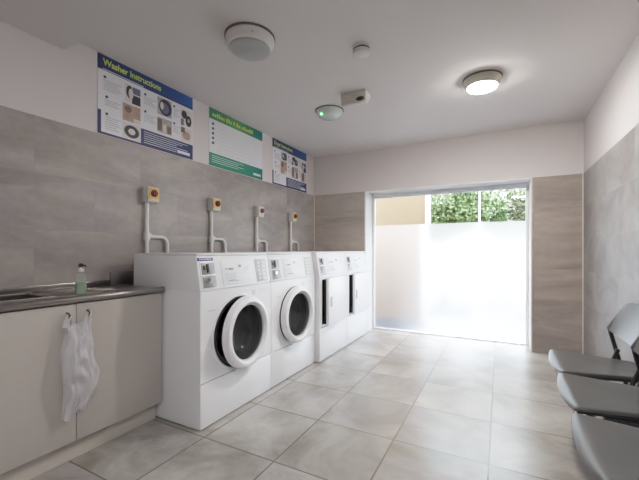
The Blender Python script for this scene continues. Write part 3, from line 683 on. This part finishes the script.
def sensors():
    t = thing('smoke_detector', 'small round white smoke detector on the ceiling', 'smoke detector', (-.752,1.985,ZC))
    MB().lathe([(0,0),(.058,0),(.058,-.014),(.054,-.018)], (0,0,0), n=40).build('base', M['lampbody'], t)
    MB().lathe([(.048,-.016),(.048,-.026)], (0,0,0), n=40).build('vent_ring', M['shadowline'], t)
    MB().lathe([(.050,-.025),(.053,-.030),(.050,-.048),(.032,-.055),(0,-.056)], (0,0,0), n=40).build('cap', M['lampbody'], t)
    t = thing('emergency_light', 'round domed ceiling light with green indicator', 'emergency light', (-1.352,2.765,ZC+.001))
    MB().lathe([(0,0),(.128,0),(.128,-.007),(.120,-.010)], (0,0,0), n=48).build('base', M['shadowline'], t)
    MB().lathe([(.120,-.008),(.119,-.022),(.102,-.048),(.07,-.066),(.035,-.073),(0,-.075)], (0,0,0), n=48).build('dome', M['dome'], t)
    MB().lathe([(0,.008),(.006,.006),(.009,0),(.006,-.006),(0,-.008)], (-.034,-.090,-.056), n=16).build('indicator', M['led'], t)
    t = thing('motion_sensor', 'boxy beige ceiling sensor with dark round lens', 'sensor', (-1.025,2.52,ZC+.001))
    MB().prism([(0,0),(0,-.090),(.02,-.096),(.06,-.090),(.13,-.010),(.13,0)], 0, -.105, .105, .006).build('housing', M['pir'], t)
    MB().lathe([(.034,0),(.034,.004),(.026,.010),(0,.013)], (0,0,0), n=32, mx=Matrix.Translation((.058,.001,-.066)) @ Matrix.Diagonal((1,1,.5,1)) @ Matrix.Rotation(PI/2, 4, 'X')).build('lens', M['lens'], t)
sensors()

# ------------------------------------------------------------------ folding chairs along the right wall
def make_chair(loc, label):
    t = thing('folding_chair', label, 'chair', loc, group='grey folding chairs along the right wall')
    W = .425; hw = W/2
    # seat: bowed front edge, rounded corners, slightly dished; x runs from front (0) to rear
    def edge(s):   # closed outline in plan
        return s
    out = []
    for i in range(17):
        u = -1+2*i/16; out.append((.020*abs(u)**2.2, u*(hw-.014)))
    front = [(.020+.014*(1-math.cos(a)), -(hw-.014)-.014*math.sin(a)) for a in [PI/2*i/6 for i in range(1,7)]]
    front2 = [(p[0], -p[1]) for p in front]
    rear = [(.375, hw-.02), (.385, hw-.05), (.385, -hw+.05), (.375, -hw+.02)]
    outline = out + front2 + rear + list(reversed(front))
    outline = [(x, y*(1-.30*max(0,x)/.385)) for x, y in outline]
    N = len(outline); cx = .2
    b = bmesh.new(); rings = []
    def zt(x, y): return .452 - .010*math.exp(-((x-.22)/.12)**2)*(1-(y/hw)**2) - .016*max(0, 1-x/.045)**2 
    for f in (1.0, .99, .975, .955, .93, .88, .75, .5, .25):
        rings.append([b.verts.new((cx+(x-cx)*f, y*f, zt(cx+(x-cx)*f, y*f) - (.004 if f == 1.0 else .0015 if f == .99 else .0004 if f == .975 else 0))) for x, y in outline])
    ctr = b.verts.new((cx, 0, zt(cx, 0)))
    low = [b.verts.new((x, y, zt(x,y)-.014)) for x, y in outline]; low2 = [b.verts.new((cx+(x-cx)*.95, y*.95, zt(x,y)-.016)) for x, y in outline]
    def strip(A, B):
        for i in range(N): b.faces.new((A[i], A[(i+1)%N], B[(i+1)%N], B[i]))
    for A, B in zip(rings, rings[1:]): strip(A, B)
    for i in range(N): b.faces.new((rings[-1][i], rings[-1][(i+1)%N], ctr))
    strip(rings[0], low); strip(low, low2); b.faces.new(low2)
    bmesh.ops.recalc_face_normals(b, faces=b.faces)
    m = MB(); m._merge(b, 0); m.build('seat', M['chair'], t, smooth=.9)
    m = MB(); m.tube([(.03,-hw+.022,.428),(.37,-hw*.71+.02,.428)], .007, 8).tube([(.03,hw-.022,.428),(.37,hw*.71-.02,.428)], .007, 8).box(.06,.08,-hw+.022,hw-.022,.416,.432,.003).build('seat_rail', M['frame'], t)
    # backrest: curved panel leaning back
    b = bmesh.new(); rows = []; nz, ny = 10, 24
    for side in (0, 1):
        g = []
        for i in range(nz+1):
            v = i/nz; r = []
            for j in range(ny+1):
                u = -1+2*j/ny; zz = .585+.175*v; sh = 1-.10*v**3
                c = .022*(1-u*u)
                x = .285+.075*v+c + (.012 if side else 0)
                rz = zz - .022*(abs(u)**5)*v**2 + .016*(abs(u)**4)*(1-v)**2
                r.append(b.verts.new((x, u*hw*sh, rz)))
            g.append(r)
        rows.append(g)
    for side, g in enumerate(rows):
        for i in range(nz):
            for j in range(ny): b.faces.new((g[i][j], g[i][j+1], g[i+1][j+1], g[i+1][j]))
    bd = lambda g: [g[0][j] for j in range(ny+1)] + [g[i][ny] for i in range(1,nz+1)] + [g[nz][j] for j in range(ny-1,-1,-1)] + [g[i][0] for i in range(nz-1,0,-1)]
    A, B = bd(rows[0]), bd(rows[1])
    for i in range(len(A)): b.faces.new((A[i], A[(i+1)%len(A)], B[(i+1)%len(A)], B[i]))
    bmesh.ops.recalc_face_normals(b, faces=b.faces)
    m = MB(); m._merge(b, 0); m.build('backrest', M['chair_back_shaded'], t, smooth=.9)
    for s in (-1, 1):
        y = s*(hw-.010)
        MB().tube([(.330,y,.66),(.297,y,.60),(.302,y,.575),(.345,y,.40),(.432,y,.012)], .0105, 10).build('rear_leg', M['frame'], t)
        y = s*(hw-.045)
        MB().tube([(.325,y,.50),(.29,y,.40),(.25,y,.22),(.185,y,.012)], .0100, 10).build('front_leg', M['frame'], t)
        MB().box(.115, .150, min(s*(hw-.070), s*(hw-.032)), max(s*(hw-.070), s*(hw-.032)), .392, .418, .004).box(.180, .215, min(s*(hw-.070), s*(hw-.032)), max(s*(hw-.070), s*(hw-.032)), .392, .418, .004).box(.115,.215,min(s*(hw-.055), s*(hw-.045)), max(s*(hw-.055), s*(hw-.045)),.404,.418).build('hinge_bracket', M['dark'], t)
        MB().lathe([(0,0),(.014,0),(.014,.022),(0,.022)], (.432, s*(hw-.010), 0), n=14).lathe([(0,0),(.014,0),(.014,.022),(0,.022)], (.184, s*(hw-.045), 0), n=14).build('rubber_foot', M['black'], t)
    MB().tube([(.400,-hw+.01,.155),(.400,hw-.01,.155)], .008, 10).tube([(.217,-hw+.045,.115),(.217,hw-.045,.115)], .008, 10).build('cross_bar', M['frame'], t)
    return t
ch = make_chair((.236, 2.222, 0), 'grey folding chair nearest the window, its backrest in view')
copy_thing(ch, (.224, 1.785, 0), 'grey folding chair, middle seat of the three by the tiled wall')
copy_thing(ch, (.208, 1.318, 0), 'grey folding chair at the near end of the three, only its seat in view')

# ------------------------------------------------------------------ every separate piece of these parts becomes a part of its own
def islands(me):
    bm = bmesh.new(); bm.from_mesh(me); bm.faces.ensure_lookup_table(); seen = set(); groups = []
    for f in bm.faces:
        if f.index in seen: continue
        st = [f]; seen.add(f.index); g = []
        while st:
            q = st.pop(); g.append(q.index)
            for e in q.edges:
                for n in e.link_faces:
                    if n.index not in seen: seen.add(n.index); st.append(n)
        groups.append(set(g))
    bm.free(); out = []
    for g in groups:
        b = bmesh.new(); b.from_mesh(me); b.faces.ensure_lookup_table()
        bmesh.ops.delete(b, geom=[f for f in b.faces if f.index not in g], context='FACES')
        m = bpy.data.meshes.new(me.name); b.to_mesh(m); b.free()
        for mt in me.materials: m.materials.append(mt)
        out.append(m)
    return out
cache = {}
for o in list(bpy.data.objects):
    if o.type == 'MESH' and o.parent and o.name.split('.')[0] in ('hinge', 'display', 'green_mark', 'rubber_foot', 'button'):
        ms = cache.setdefault(o.data.name, None) or islands(o.data); cache[o.data.name] = ms
        for m in ms[1:]:
            c = o.copy(); c.data = m; C.objects.link(c)
        o.data = ms[0]

# ------------------------------------------------------------------ light
w = bpy.data.worlds.new('overcast_sky'); bpy.context.scene.world = w; w.use_nodes = True
bg = w.node_tree.nodes['Background']; bg.inputs[0].default_value = (.78,.88,1,1); bg.inputs[1].default_value = 4.2
def area(name, loc, rot, size, power, col, shape='DISK'):
    l = bpy.data.lights.new(name, 'AREA'); l.shape = shape; l.size = size; l.energy = power; l.color = col
    o = bpy.data.objects.new(name, l); C.objects.link(o); o.location = loc; o.rotation_euler = rot; return o
area('rear_fill_light', (.35,.1,2.17), (0,0,0), .3, 12, (.97,.98,1))  # added fill light without a fitting, brightens the room and machine fronts

sl = bpy.data.lights.new('sun', 'SUN'); sl.energy = 15; sl.angle = math.radians(14); sl.color = (.93,.96,1)
so = bpy.data.objects.new('sun', sl); C.objects.link(so); so.location = (0, 9, 8); so.rotation_euler = (-math.radians(90-62), 0, math.radians(0))

# ------------------------------------------------------------------ camera
cam = bpy.data.cameras.new('camera'); co = bpy.data.objects.new('camera', cam); C.objects.link(co)
cam.sensor_fit = 'HORIZONTAL'; cam.sensor_width = 36; cam.lens = 344.56/639*36
co.location = (0,0,H); co.rotation_euler = (PI/2, 0, math.radians(27.704))
cam.shift_y = (249.375-240)/639; cam.clip_start = .02
bpy.context.scene.camera = co
sc = bpy.context.scene
sc.view_settings.view_transform = 'Standard'; sc.view_settings.look = 'None'; sc.view_settings.exposure = 0
vs = sc.view_settings; vs.use_curve_mapping = True; cm = vs.curve_mapping      # soft highlight shoulder, like the photograph's processing
WL = 1.7; GAIN = 2.3; cm.extend = 'HORIZONTAL'; cm.white_level = (WL, WL, WL); cv = cm.curves[3]
for x, y in ((.22,.22),(.5,.47),(1.0,.76),(1.6,.92),(2.2,.99)): cv.points.new(x/GAIN/WL, y)
cm.update()
sc.cycles.max_bounces = 12; sc.cycles.diffuse_bounces = 6; sc.cycles.transparent_max_bounces = 16; sc.cycles.sample_clamp_indirect = 8
sc.cycles.use_denoising = True
